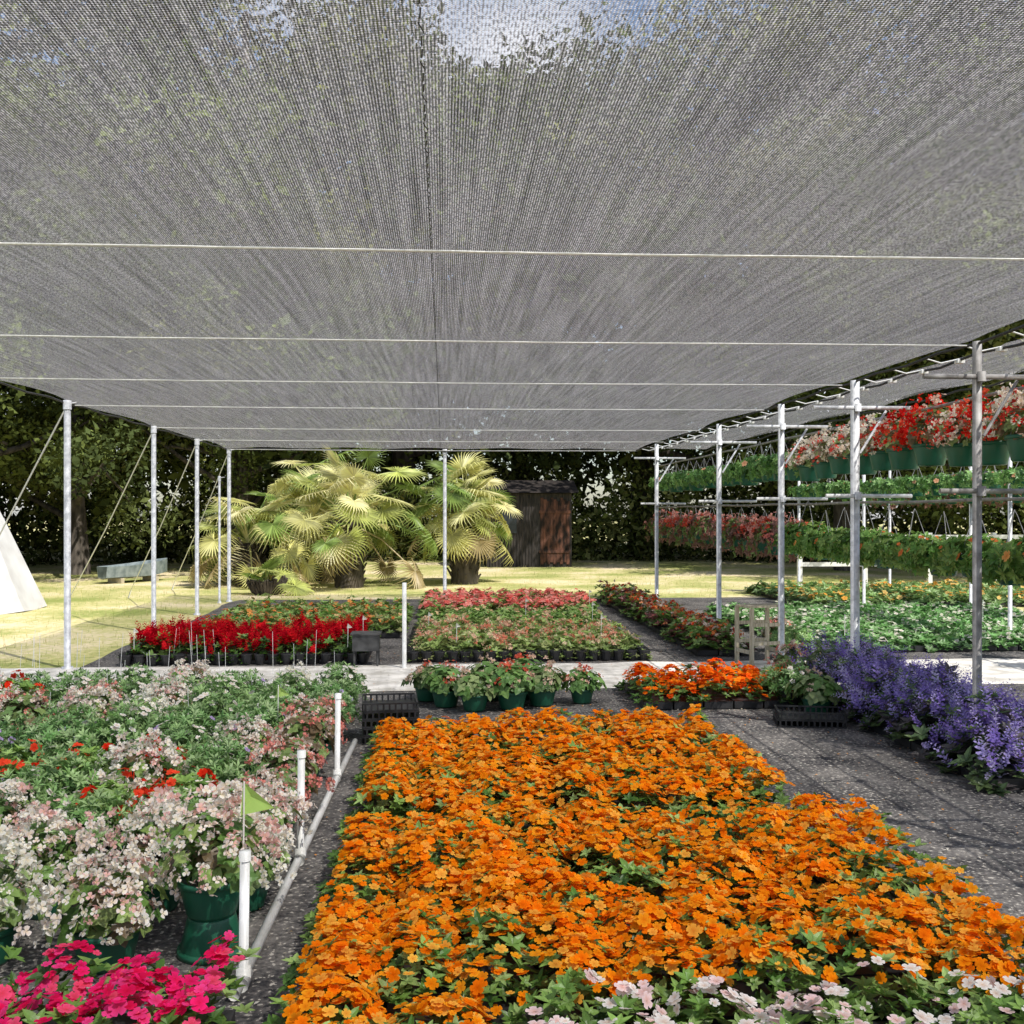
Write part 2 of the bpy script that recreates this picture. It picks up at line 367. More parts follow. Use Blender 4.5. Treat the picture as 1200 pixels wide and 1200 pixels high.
def plant_mesh(name,seed,rad=.24,ht=.3,nl=110,ls=.07,lcols=GREEN,ft=LOOSE,nf=30,fs=.045,fcols=((.85,.8,.75),),lt=None,trail=0,z=0.0,stack=False,pot=True,potc=GP,low=-.05):
    r=np.random.RandomState(seed); b=B()
    if stack: pot_parts(b,.125,.15,0,True); z=.152
    if pot: pot_parts(b,.13,.15,z,c=potc)
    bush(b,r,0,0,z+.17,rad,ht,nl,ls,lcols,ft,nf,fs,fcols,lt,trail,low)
    for i in range(7):
        a=r.uniform(0,6.28); V,F=tube([(0,0,z+.12),(.4*rad*math.cos(a),.4*rad*math.sin(a),z+.15+ht*.4),(.8*rad*math.cos(a),.8*rad*math.sin(a),z+.15+ht*.7)],.005,5,False); b.add(V,F,(.12,.18,.06),0)
    return b.mesh(name,[M_LEAF,M_PETAL,M_POT],smooth=(2,))
WP=[(.96,.94,.9),(.95,.86,.83),(.96,.95,.92),(.93,.6,.6)]
BG=[(.18,.34,.07),(.28,.42,.1),(.2,.14,.07),(.36,.48,.14),(.13,.26,.06)]
bk=dict(lt=WHB,ft=LOOSE)
beg=[plant_mesh('begonia_a',21,.2,.27,110,.05,BG,nf=75,fs=.033,fcols=WP,**bk),
     plant_mesh('begonia_b',22,.21,.24,100,.05,BG,nf=78,fs=.033,fcols=WP,**bk),
     plant_mesh('begonia_c',23,.2,.28,110,.048,[(.3,.45,.13),(.22,.36,.09),(.38,.52,.2)],nf=85,fs=.034,fcols=[(.96,.96,.92),(.94,.94,.9)],**bk)]
begs=plant_mesh('begonia_stacked',24,.22,.28,130,.05,BG,nf=75,fs=.033,fcols=WP,stack=True,**bk)
redp=[plant_mesh('geranium_a',31,.2,.2,130,.055,GREENB,HEAD,12,.045,[(.85,.04,.015),(.92,.09,.04)]),
      plant_mesh('begonia_dark',32,.19,.25,120,.055,[(.2,.14,.07),(.24,.34,.1),(.2,.34,.1)],LOOSE,34,.03,[(.9,.35,.32),(.93,.8,.75)],lt=WHB)]
GK=dict(lt=WH2,potc=(.02,.02,.02))
grn=[plant_mesh('green_a',41,.26,.24,260,.058,[(.2,.4,.11),(.3,.5,.16),(.38,.54,.23)],FL5,8,.026,WP,**GK),
     plant_mesh('green_b',42,.26,.22,260,.054,[(.17,.36,.1),(.25,.44,.15),(.38,.52,.24)],FL5,3,.026,[(.5,.4,.75)],**GK),
     plant_mesh('green_c',43,.25,.26,260,.058,[(.22,.38,.13),(.32,.48,.18)],FL5,26,.025,[(.93,.9,.85)],**GK)]
r=np.random.RandomState(99)
for (x,y,m,rot) in [(-1.78,4.1,beg[2],0),(-1.3,4.05,beg[1],1),(-.92,4.14,begs,2),(-2.3,4.15,beg[0],3),(-2.8,4.3,beg[1],4)]:
    place(m,'potted_begonia',(x,y,.006),rot)
for j,y in enumerate(np.arange(4.6,9.3,.43)):
    for i,x in enumerate(np.arange(-.9,-1.2-y*.5,-.42)):
        px=x+r.uniform(-.05,.05); py=y+r.uniform(-.05,.05); u=r.uniform()
        if j<1: m=beg[r.randint(3)]; nm='potted_begonia'
        elif j<2: m,nm=(beg[r.randint(3)],'potted_begonia') if u<.55 else (grn[r.randint(3)],'potted_green_plant')
        elif j<5: m,nm=(redp[0],'potted_geranium') if (u<.3 or (i in (3,4) and j==4)) else ((redp[1],'potted_begonia') if i<1 else ((beg[r.randint(3)],'potted_begonia') if u>.8 else (grn[r.randint(3)],'potted_green_plant')))
        elif j<8 and i<1: m,nm=redp[1],'potted_begonia'
        else: m,nm=(redp[r.randint(2)],'potted_geranium') if u<.14 else ((beg[r.randint(3)],'potted_begonia') if u<(.5 if i>5 else .2) else (grn[r.randint(3)],'potted_green_plant'))
        place(m,nm,(px,py,.006),r.uniform(0,6),r.uniform(.88,1.08))
mid=[plant_mesh('mid_a',51,.24,.2,150,.06,[(.14,.28,.07),(.22,.38,.1)],LOOSE,14,.035,[(.8,.15,.1),(.88,.6,.5)],lt=WHB),
     plant_mesh('mid_b',52,.22,.18,150,.06,[(.13,.25,.06),(.28,.36,.14)],LOOSE,8,.035,[(.85,.65,.55)],lt=WHB)]
for i,(x,y) in enumerate([(.02,9.2),(.27,9.0),(.6,9.05),(.88,9.2),(1.26,9.3),(.42,9.5),(.75,9.55),(-.15,9.5)]):
    place(mid[i%2],'potted_begonia',(x,y,.012),i*1.3,r.uniform(.9,1.05) if i!=4 else .85)
for i,(x,y) in enumerate([(3.2,8.6),(3.1,9.0),(3.5,10.1),(3.9,10.2),(4.1,11.9),(4.2,12.6)]):
    place([mid[1],grn[0],redp[1]][i%3],'potted_green_plant',(x,y,.012),i)

# ------------------------------------------------------------------ hanging baskets
def hang_mesh(name,seed,**k):
    r=np.random.RandomState(seed); b=B(); hang=k.pop('hang',.5); tr=k.pop('trail',30)
    pot_parts(b,.15,.19,0,c=(.015,.13,.08))
    bush(b,r,0,0,.19,k['rad'],k['ht'],k['nl'],k['ls'],k['lcols'],k['ft'],k['nf'],k['fs'],k['fcols'],k.get('lt'),tr,k.get('low',0))
    for i in range(3):
        a=i*2.094+.3; V,F=tube([(.15*math.cos(a),.15*math.sin(a),.18),(.02*math.cos(a),.02*math.sin(a),hang-.04),(0,0,hang)],.003,5); b.add(V,F,(.35,.35,.35),2)
    return b.mesh(name,[M_LEAF,M_PETAL,M_POT],smooth=(2,))
HR=[hang_mesh('basket_red%d'%i,61+i*30,rad=.25,ht=.36,nl=100,ls=.06,lcols=[(.24,.4,.12),(.34,.46,.16),(.28,.2,.1)],ft=LOOSE,nf=56,fs=.046,fcols=[(.85,.04,.025),(.9,.13,.07),(.7,.02,.02),(.93,.75,.66)],trail=0,hang=.52,lt=WHB) for i in range(2)]
HW=[hang_mesh('basket_white%d'%i,62+i*30,rad=.25,ht=.3,nl=110,ls=.06,lcols=[(.3,.42,.14),(.32,.22,.12)],ft=LOOSE,nf=55,fs=.043,fcols=[(.95,.92,.84),(.93,.82,.72),(.95,.92,.86),(.85,.1,.08)],trail=0,hang=.52,lt=WHB) for i in range(2)]
HG=[hang_mesh('basket_green',63+i,rad=.28,ht=.14,nl=110,ls=.065,lcols=[(.18,.38,.09),(.27,.46,.14),(.12,.26,.07)],ft=FL5,nf=2,fs=.035,fcols=[(.9,.5,.3)],trail=40,hang=.52) for i in range(2)]
HL=[hang_mesh('basket_trailing',66+i,rad=.32,ht=.16,nl=150,ls=.07,lcols=[(.13,.29,.05),(.2,.37,.08),(.3,.45,.11)],ft=FL5,nf=7,fs=.032,fcols=[(.85,.25,.08),(.9,.45,.15)],trail=150,hang=.6) for i in range(2)]
HP=[hang_mesh('basket_pink',70+i,rad=.28,ht=.26,nl=130,ls=.075,lcols=[(.24,.36,.1),(.28,.14,.1)],ft=LOOSE,nf=20,fs=.05,fcols=[(.8,.28,.27),(.88,.45,.42),(.75,.12,.08)],trail=30,hang=.6) for i in range(2)]
for i,y in enumerate(np.arange(6.3,20.3,.5)):
    yy=y+r.uniform(-.05,.05)
    if y<9.6: m=HR[i%2] if r.uniform()<.75 else HW[i%2]
    elif y<12: m=HW[i%2]
    else: m=HG[i%2]
    place(m,'hanging_flower_basket',(4.32,yy,2.14+r.uniform(-.03,.03)),r.uniform(0,6),r.uniform(.88,1.08))
for i,y in enumerate(np.arange(6.4,20.3,.55)):
    m=HL[i%2] if y<12.4 else HP[i%2]
    place(m,'hanging_flower_basket',(4.32,y,1.22+r.uniform(-.03,.03)),r.uniform(0,6),r.uniform(.92,1.08))
for i,y in enumerate(np.arange(10,22,.75)):
    place(HG[i%2],'hanging_flower_basket',(7.6,y,2.0),r.uniform(0,6),1.0)
    place(HP[i%2] if r.uniform()<.35 else HG[1],'hanging_flower_basket',(9.6,y+2,1.9),r.uniform(0,6),1.0)

# ------------------------------------------------------------------ shade structure
H=2.98
CY=[-1.0,2.0,4.75,7.25,9.6,12.0,15.1,17.6,20.2]
def cloth_mat():
    m,nt,out=new_mat('knitted_shade_cloth')
    tc=N(nt,'ShaderNodeTexCoord'); sp=N(nt,'ShaderNodeSeparateXYZ'); nt.links.new(tc.outputs['Object'],sp.inputs[0])
    x,y=sp.outputs[0],sp.outputs[1]; k=2*PI/.0195
    a=mth(nt,'SINE',mth(nt,'MULTIPLY',mth(nt,'ADD',x,y),k)); c=mth(nt,'SINE',mth(nt,'MULTIPLY',mth(nt,'SUBTRACT',x,y),k))
    knit=mth(nt,'MULTIPLY',a,c)
    mp=N(nt,'ShaderNodeMapping'); mp.inputs['Scale'].default_value=(32,.8,1); nt.links.new(tc.outputs['Object'],mp.inputs[0])
    s1=N(nt,'ShaderNodeTexNoise'); s1.inputs['Scale'].default_value=1; s1.inputs['Detail'].default_value=3; nt.links.new(mp.outputs[0],s1.inputs['Vector'])
    mp2=N(nt,'ShaderNodeMapping'); mp2.inputs['Scale'].default_value=(160,48,1); nt.links.new(tc.outputs['Object'],mp2.inputs[0])
    s2=N(nt,'ShaderNodeTexNoise'); s2.inputs['Scale'].default_value=1; s2.inputs['Detail'].default_value=0; nt.links.new(mp2.outputs[0],s2.inputs['Vector'])
    h=mth(nt,'ADD',mth(nt,'MULTIPLY',knit,1.0),.53)
    h=mth(nt,'ADD',h,mth(nt,'MULTIPLY',mth(nt,'SUBTRACT',s1.outputs['Fac'],.5),1.1))
    h=mth(nt,'ADD',h,mth(nt,'MULTIPLY',mth(nt,'SUBTRACT',s2.outputs['Fac'],.5),1.3),clamp=True)
    r=N(nt,'ShaderNodeValToRGB'); r.color_ramp.elements[0].color=(.2,.198,.205,1); r.color_ramp.elements[1].color=(.82,.8,.81,1)
    r.color_ramp.elements[0].position=.36; r.color_ramp.elements[1].position=.66
    nt.links.new(s2.outputs['Fac'],r.inputs[0])
    d=N(nt,'ShaderNodeBsdfDiffuse'); t=N(nt,'ShaderNodeBsdfTranslucent')
    nt.links.new(r.outputs[0],d.inputs[0]); nt.links.new(r.outputs[0],t.inputs[0])
    m1=N(nt,'ShaderNodeMixShader'); m1.inputs[0].default_value=.5; nt.links.new(d.outputs[0],m1.inputs[1]); nt.links.new(t.outputs[0],m1.inputs[2])
    tr=N(nt,'ShaderNodeBsdfTransparent'); m2=N(nt,'ShaderNodeMixShader')
    nt.links.new(h,m2.inputs[0]); nt.links.new(m1.outputs[0],m2.inputs[1]); nt.links.new(tr.outputs[0],m2.inputs[2])
    nt.links.new(m2.outputs[0],out.inputs[0]); return m
M_CLOTH=cloth_mat()
def cloth(name,x0,x1,y0,y1,zl,zr,parent,nx=40,ny=150):
    V=[];F=[]
    cy=np.array(CY)
    for j in range(ny+1):
        y=y0+(y1-y0)*j/ny
        k=np.searchsorted(cy,y)-1
        if 0<=k<len(cy)-1:
            t=(y-cy[k])/(cy[k+1]-cy[k]); sag=4*t*(1-t)
        else: sag=.3
        for i in range(nx+1):
            u=i/nx; x=x0+(x1-x0)*u
            edge=max(0,1-min(u,1-u)*16)
            z=zl*(1-u)+zr*u+.02+.02*sag+.012*math.sin(x*4+y*1.7)-edge*.03*sag
            xx=x+(edge*.12*sag*(1 if u<.5 else -1))
            V.append((xx,y,z))
    for j in range(ny):
        for i in range(nx):
            a=j*(nx+1)+i; F+=[(a,a+1,a+nx+2),(a,a+nx+2,a+nx+1)]
    b=B(); b.add(V,F); return b.obj(name,[M_CLOTH],smooth=(0,),parent=parent)
can=empty('shade_canopy')
cloth('shade_cloth_main',-4.25,3.86,-3.5,20.25,H,H,can)
b=B()
for i,y in enumerate(np.arange(-3.4,20.1,.075)):
    dx=.005*math.sin(i*2.1)
    V,F=tube([(-.06+dx,y,H+.008),(-.057-dx,y+.04,H+.003)],.0022,4,False); b.add(V,F)
b.obj('centre_seam_stitches',[M_DARKROPE],parent=can)
b=B()
for y in CY:
    pts=[(x,y+.01*math.sin(x*2),H-.012-.012*math.sin((x+4.2)/8*PI)) for x in np.linspace(-4.2,3.82,9)]
    V,F=tube(pts,.006,6); b.add(V,F)
b.obj('support_cables',[M_ROPE],parent=can)
b=B()
for x in (-4.22,3.84):
    V,F=tube([(x,y,H+.005-.02*math.sin(i*1.57)**2) for i,y in enumerate(np.linspace(-3,20.2,40))],.011,6); b.add(V,F)
V,F=tube([(-4.22,20.25,H+.01),(0,20.25,H-.03),(3.84,20.25,H+.01)],.012,6); b.add(V,F)
b.obj('edge_cord',[M_DARKROPE],parent=can)
can2=empty('shade_canopy')
cloth('shade_cloth_side',4.12,5.25,-3.5,20.25,H,H+.02,can2,nx=12)
b=B()
for x in (4.14,5.22):
    V,F=tube([(x,y,H+.005-.03*math.sin(i*1.57)**2) for i,y in enumerate(np.linspace(-3,20.2,40))],.011,6); b.add(V,F)
b.obj('edge_cord',[M_DARKROPE],parent=can2)
b=B()
for y in np.arange(3,20.3,.62):
    V,F=tube([(3.84,y,H),(4.0,y+.05,H-.03),(4.14,y+.02,H)],.006,5); b.add(V,F)
    V,F=box(4.11,4.17,y-.01,y+.05,H-.035,H-.005); b.add(V,F)
b.obj('lacing_hooks',[M_ROPE],parent=can2)

def post(name,x,y,h,r=.028,mat=None,guy=None):
    p=empty(name,(x,y,0)); b=B()
    V,F=tube([(0,0,0),(0,0,h)],r,14); b.add(V,F)
    V,F=tube([(0,0,h-.09),(0,0,h+.012)],r*1.25,14); b.add(V,F)
    V,F=tube([(0,0,.0),(0,0,.03)],r*1.7,14); b.add(V,F)
    V,F=tube([(-.02,0,h-.03),(.1,0,h-.01)],.008,6); b.add(V,F)
    b.obj('pole',[mat or M_STEEL],smooth=(0,),parent=p)
    if guy:
        b=B(); gx,gy=guy
        V,F=tube([(0,0,h-.04),(gx*.5,gy*.5,h*.49),(gx,gy,.1)],.01,6); b.add(V,F)
        V,F=tube([(gx-.02,gy,0),(gx+.03,gy,.16)],.014,6); b.add(V,F)
        b.obj('guy_wire_and_stake',[M_ROPE],parent=p)
    return p
post('canopy_post',-4.18,11.7,H,guy=(-2.4,2.2),r=.036)
post('canopy_post',-4.18,15.1,H,guy=(-2.4,3.2),r=.034)
post('canopy_post',-4.18,17.7,H,guy=(-2.2,3.6),r=.034)
post('canopy_post',-4.18,20.3,H,guy=(-1.9,3.2),r=.036)
post('canopy_post',-4.3,20.0,H-.55,r=.022)
post('canopy_post',0.02,20.3,H,r=.036)
for i,(y,rr) in enumerate([(4.2,.03),(7.15,.032),(9.35,.042),(11.45,.036),(14.1,.036),(18.3,.036)]):
    p=empty('basket_stand_post',(3.84,y,0)); b=B()
    V,F=tube([(0,0,0),(0,0,H)],rr,14); b.add(V,F)
    for z,l0,l1 in ((2.72,-.42,.52),(1.9,-.3,.52)):
        V,F=tube([(l0,-rr-.012,z),(l1,-rr-.012,z)],.019,10); b.add(V,F)
        V,F=tube([(0,-rr-.03,z-.035),(0,-rr-.03,z+.035)],.03,10); b.add(V,F)
    V,F=tube([(.05,0,2.3),(.3,0,2.7)],.012,8); b.add(V,F)
    b.obj('pole_and_arms',[M_STEEL if i!=1 else M_RUST],smooth=(0,),parent=p)
b=B()
for x,z in ((4.32,2.68),(4.32,1.85)):
    V,F=tube([(x,y,z-.01*math.sin(y*1.2)**2) for y in np.linspace(4,20.4,40)],.014,8); b.add(V,F)
b.obj('basket_hanging_rail',[M_RUST],smooth=(0,))
for x,z in ((7.6,2.55),(9.6,2.45)):
    p=empty('basket_stand_post',(x,8.5,0)); b=B()
    for y in (0,4.8,9.6,13):
        V,F=tube([(0,y,0),(0,y,H)],.028,10); b.add(V,F)
    V,F=tube([(0,0,z),(0,13.5,z)],.016,8); b.add(V,F)
    b.obj('pole_row',[M_STEEL],smooth=(0,),parent=p)

# ------------------------------------------------------------------ irrigation pipe
p=empty('pvc_irrigation_pipe'); b=B()
V,F=tube([(-.745,3.7,.03),(-.70,6,.035),(-.665,7.75,.03)],.021,12); b.add(V,F)
for x,y,h in ((-.735,3.82,.5),(-.712,5.15,.56),(-.69,6.7,.57)):
    V,F=tube([(x,y,.03),(x+.006,y,h)],.018,12); b.add(V,F)
    V,F=tube([(x+.006,y,h-.03),(x+.006,y,h+.004)],.022,12); b.add(V,F)
    V,F=tube([(x,y-.05,.032),(x,y+.05,.032)],.028,12); b.add(V,F)
    V,F=tube([(x,y,.03),(x,y,.08)],.027,12); b.add(V,F)
V,F=tube([(-.44,11.5,0),(-.44,11.5,.96)],.024,12); b.add(V,F)
b.obj('pipes_and_risers',[M_PVC],smooth=(0,),parent=p)

def tray_stack(x,y,w,d,n,name,rot=0):
    b=B()
    for i in range(n):
        z=.006+i*.062; s=(i%2)*.012
        V,F=box(-w/2+s,w/2+s,-d/2,d/2,z,z+.008); b.add(V,F)
        for zz in (z+.048,):
            for q in ((-w/2+s,w/2+s,-d/2,-d/2+.012),(-w/2+s,w/2+s,d/2-.012,d/2),(-w/2+s,-w/2+.012+s,-d/2+.012,d/2-.012),(w/2-.012+s,w/2+s,-d/2+.012,d/2-.012)):
                V,F=box(*q,zz,zz+.012); b.add(V,F)
        for k in np.arange(-w/2+.02,w/2-.02,.045):
            for yy in (-d/2+.001,d/2-.009):
                V,F=box(k+s,k+.014+s,yy,yy+.008,z+.008,z+.048); b.add(V,F)
        for k in np.arange(-d/2+.03,d/2-.03,.045):
            for xx in (-w/2+.001,w/2-.009):
                V,F=box(xx+s,xx+.008+s,k,k+.014,z+.008,z+.048); b.add(V,F)
    o=b.obj(name,[M_BLACKP],loc=(x,y,0)); o.rotation_euler=(0,0,rot)
tray_stack(-.42,7.95,.42,.42,5,'plastic_nursery_trays',.08)
tray_stack(3.0,8.25,.55,.3,2,'plastic_nursery_trays',-.2)
p=empty('utility_stand',(-.88,11.75,.0)); b=B()
V,F=box(-.15,.15,-.12,.12,.18,.36); b.add(V,F,mat=0)
V,F=box(-.17,.17,-.14,.14,.363,.38); b.add(V,F,mat=0)
for a in (-.13,.13):
    for c in (-.09,.09):
        V,F=tube([(a,c,0),(a,c,.18)],.014,8); b.add(V,F,mat=0)
b.obj('box_lid_and_legs',[noise_mat('grey_box',(.03,.03,.03),(.09,.09,.09),9,.6)],parent=p)
p=empty('wooden_step_stand',(3.62,11.55,0)); b=B()
for a in (-.2,.2):
    for c,h in ((-.16,.66),(.16,.66)):
        V,F=box(a-.02,a+.02,c-.018,c+.018,0,h); b.add(V,F)
    V,F=box(a-.018,a+.018,-.142,.142,.14,.18); b.add(V,F)
for z in (.24,.45,):
    for c in (-.16,.16):
        V,F=box(-.18,.18,c-.012,c+.012,z,z+.04); b.add(V,F)
for c in (-.13,-.04,.05):
    V,F=box(-.24,.24,c,c+.075,.662,.685); b.add(V,F)
b.obj('legs_rungs_and_slats',[M_WOOD],parent=p); p.rotation_euler=(0,0,.25)
def flag(x,y,z0,z1,c,s=.07):
    b=B(); V,F=tube([(0,0,z0),(.004,0,z1)],.004,5); b.add(V,F,(.75,.75,.7),0)
    V=[(0,0,z1),(s,.01,z1-s*.9),(-.01,0,z1-s*1.1),(.03,.02,z1-s*.5)]
    b.add(V,[(0,1,3),(3,1,2),(0,3,2)],c,1)
    b.obj('plant_label_flag',[M_POT,M_PETAL],loc=(x,y,0))
flag(-.78,4.05,.35,.70,(.5,.75,.2),.12); flag(-1.15,7.2,.2,.55,(.5,.7,.2),.08)
for x,y in [(-3.5,11.85),(-1.1,11.85),(-.97,12.4),(-.2,13.5),(.15,12.2),(1.9,12.3),(2.1,14.4),(1.2,15),(2.4,16.8),(5,12.5),(7.6,14)]:
    flag(x,y,.2,.47+r.uniform(-.05,.06),(.8,.8,.72),.05)
b=B()
for i in range(50):
    y=r.uniform(7,12.3); x=r.uniform(-4.6,-.95); V,F=tube([(x,y,.05),(x+r.uniform(-.04,.04),y,r.uniform(.35,.5))],.0022,5); b.add(V,F)
b.obj('plant_support_stakes',[M_ROPE])

# ------------------------------------------------------------------ trees
def spray(n,rad,ls,seed):
    r=np.random.RandomState(seed); P=r.normal(size=(n,3)); P/=np.linalg.norm(P,axis=1)[:,None]; P*=r.uniform(.2,1,(n,1))**.5*rad
    return scatter(QUAD,P,rots_leaf(r.uniform(0,6.28,n),r.uniform(-.8,.9,n)),ls*r.uniform(.6,1.3,n),r.uniform(.6,1.3,(n,1))*np.ones((n,3)))
SPRAY=spray(8,.42,.24,5)
def oak(name,seed,ht=14,spread=5.0,trunk=4.0):
    r=np.random.RandomState(seed); b=B(); ends=[]
    lean=r.uniform(-.4,.4,2)
    top=np.array([lean[0]*2,lean[1]*2,ht*.78])
    V,F=tube([(0,0,0),(lean[0]*.4,lean[1]*.4,trunk*.5),(lean[0],lean[1],trunk),(lean[0]*1.5,lean[1]*1.5,ht*.5),tuple(top)],[.34,.27,.23,.15,.06],10); b.add(V,F,mat=0)
    ends.append(top+[0,0,1])
    for i in range(13):
        z=trunk*.5+(ht*.72-trunk*.5)*i/12; a=i*2.4+r.uniform(-.4,.4); L=spread*(1.0-.4*(i/12))*r.uniform(.75,1.1)
        s=np.array([lean[0]*z/trunk*.6,lean[1]*z/trunk*.6,z]); e=s+[math.cos(a)*L,math.sin(a)*L,L*r.uniform(.15,.6)]
        m=(s+e)/2+[0,0,-.25]+r.uniform(-.3,.3,3)
        V,F=tube([tuple(s),tuple(m),tuple(e)],[.12,.08,.03],7); b.add(V,F,mat=0)
        for k in range(3):
            t=r.uniform(.35,.95); q=s+(e-s)*t; ee=q+r.normal(size=3)*[1.2,1.2,.9]+[0,0,.5]
            V,F=tube([tuple(q),tuple((q+ee)/2+[0,0,.1]),tuple(ee)],[.05,.035,.012],5); b.add(V,F,mat=0); ends.append(ee)
        ends.append(e)
    for e in ends:
        rad=r.uniform(.9,1.7); n=int(38*rad*rad)+24
        P=r.normal(size=(n,3)); P/=np.linalg.norm(P,axis=1)[:,None]; P*=(r.uniform(.2,1,(n,1))**.4)*rad*np.array([1.1,1.1,.75])
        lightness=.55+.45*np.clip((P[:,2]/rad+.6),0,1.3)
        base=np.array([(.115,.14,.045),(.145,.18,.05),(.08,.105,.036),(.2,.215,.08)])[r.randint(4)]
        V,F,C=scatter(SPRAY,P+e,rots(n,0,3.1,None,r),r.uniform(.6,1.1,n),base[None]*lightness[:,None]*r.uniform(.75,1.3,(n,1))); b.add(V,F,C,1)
    return b.mesh(name,[M_BARK,M_TREE],smooth=(0,))
oaks=[oak('oak_a',101),oak('oak_b',102,13,5.6,3.2),oak('oak_c',103,15,4.6,4.0)]
rt=np.random.RandomState(5)
tp=[(-30,35,1.8),(-23,38,1.7),(-15.5,35,1.8),(-7,36,1.75),(-1.5,41,1.8),(3.4,44,1.55),(8.2,42,1.65),(12.5,37,1.75),(19,39,1.75),(26,36,1.8),(33,33,1.8),(-12.5,26,1.0),(17,26,1.05),(-20,22,1.25),(12,30,1.0),(-6,31,.85),(-10.2,29.5,.9)]
for i,(x,y,s) in enumerate(tp):
    place(oaks[i%3],'oak_tree',(x,y,0),rt.uniform(0,6.28),s)
b=B(); n=3800
x=rt.uniform(-60,60,n); y=49+rt.uniform(0,4,n); z=rt.uniform(0,1,n)**1.2*(13+3*np.sin(x*.35)+2*np.sin(x*.9+1))
V,F,C=scatter(SPRAY,np.stack([x,y,z],-1),rots(n,0,3,None,rt),rt.uniform(2.4,3.8,n),pick([(.06,.085,.03),(.09,.12,.035)],n,rt,.3)); b.add(V,F,C)
b.obj('distant_trees',[M_TREE])
b=B(); n=9500
x=rt.uniform(-36,36,n); y=36+rt.uniform(0,4,n)-np.clip(abs(x)-6,0,30)*.3; z=rt.uniform(0,1,n)**1.3*(3.6+1.2*np.sin(x*.8)+.8*np.sin(x*2.1))
ok=~((abs(x-2.6)<1.8)&(y<37.2)); x,y,z=x[ok],y[ok],z[ok]; n=len(x)
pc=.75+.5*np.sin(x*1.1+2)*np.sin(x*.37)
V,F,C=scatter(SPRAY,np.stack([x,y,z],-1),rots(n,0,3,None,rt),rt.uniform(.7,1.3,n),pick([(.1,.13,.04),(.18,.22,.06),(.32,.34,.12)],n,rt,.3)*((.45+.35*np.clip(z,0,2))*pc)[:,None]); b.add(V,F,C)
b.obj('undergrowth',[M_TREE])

# ------------------------------------------------------------------ fan palms
def fan(seed,nseg=30,drop=.3):
    r=np.random.RandomState(seed); V=[];F=[];C=[]
    for i in range(nseg):
        a=(-1+2*i/(nseg-1))*2.5; L=(1-.2*abs(a)/2.5)*r.uniform(.88,1.06); w=.028
        d=np.array([math.sin(a),math.cos(a),0]); q=np.array([math.cos(a),-math.sin(a),0]); b0=len(V); c=r.uniform(.7,1.25)
        dr=drop*r.uniform(.5,1.5)
        for t,ww,zz in ((0.04,.2,0),(.4,1.15,.0),(.7,.6,-.12*dr),(1.0,.04,-dr)):
            tt=t*(1-.15*(zz<-.2)); p=d*L*tt+np.array([0,0,zz+.08*math.cos(a)*t])
            V+= [p-q*w*ww, p+np.array([0,0,-.03*ww]), p+q*w*ww]; C+=[(c,c,c),(c*1.15,c*1.15,c),(c,c,c)]
        for k in range(3):
            o=b0+k*3
            F+=[(o,o+1,o+4),(o,o+4,o+3),(o+1,o+2,o+5),(o+1,o+5,o+4)]
    return np.array(V),np.array(F),np.array(C)
FANS=[fan(1,34,.12),fan(2,32,.25),fan(3,30,.45)]
def palm(name,seed,trunk=1.4,nl=46,pet=1.3,fs=.95,loc=(0,0,0)):
    r=np.random.RandomState(seed); b=B()
    V,F=tube([(0,0,0),(.05,0,trunk*.5),(0,.05,trunk)],[.34,.3,.24],12); b.add(V,F,mat=0)
    for i in range(70):
        a=i*2.4; z=trunk*(i/70); L=r.uniform(.15,.32)
        V,F=tube([(.24*math.cos(a),.24*math.sin(a),z),((.28+L*.5)*math.cos(a),(.28+L*.5)*math.sin(a),z+L)],[.05,.02],5); b.add(V,F,mat=0)
    for i in range(nl):
        k=i/nl; az=i*2.4+r.uniform(-.4,.4); el=1.4-2.0*k+r.uniform(-.2,.2)
        L=pet*r.uniform(.5,1.3)
        s=np.array([0,0,trunk]); d=np.array([math.cos(az)*math.cos(el),math.sin(az)*math.cos(el),math.sin(el)])
        e=s+d*L+[0,0,-.15*L]
        dead=k>.9
        col=np.array((.55,.45,.26)) if dead else np.array([(.46,.5,.17),(.64,.62,.28),(.26,.36,.1),(.78,.73,.42)])[r.choice(4,p=[.3,.3,.2,.2])]
        V,F=tube([tuple(s),tuple(s+d*L*.5+[0,0,.03]),tuple(e)],[.03,.018,.014],5); b.add(V,F,col*1.1,1)
        lf=FANS[r.choice(3,p=[.5,.35,.15]) if k<.6 else r.choice([1,2])]
        R=rots_leaf(np.array([az]),np.array([el-r.uniform(.5,1.3)]))
        roll=r.uniform(-.6,.6); cr,sr=math.cos(roll),math.sin(roll); RR=R@np.array([[cr,0,sr],[0,1,0],[-sr,0,cr]])[None]
        V,F,C=scatter(lf,e[None],RR,np.array([fs*r.uniform(.75,1.15)]),col[None]*r.uniform(.8,1.2)); b.add(V,F,C,1)
    return b.obj(name,[M_BARK,M_LEAF],loc=loc)
palm('fan_palm',1,1.5,52,1.5,.7,(-2.2,24,0))
palm('fan_palm',2,1.0,42,1.25,.68,(-4.6,24.6,0))
palm('fan_palm',3,1.7,48,1.15,.7,(.5,25,0))
palm('fan_palm',4,.12,9,.55,.6,(-3.75,22.0,0))
palm('fan_palm',5,1.8,42,1.3,.78,(-3.2,26.5,0))

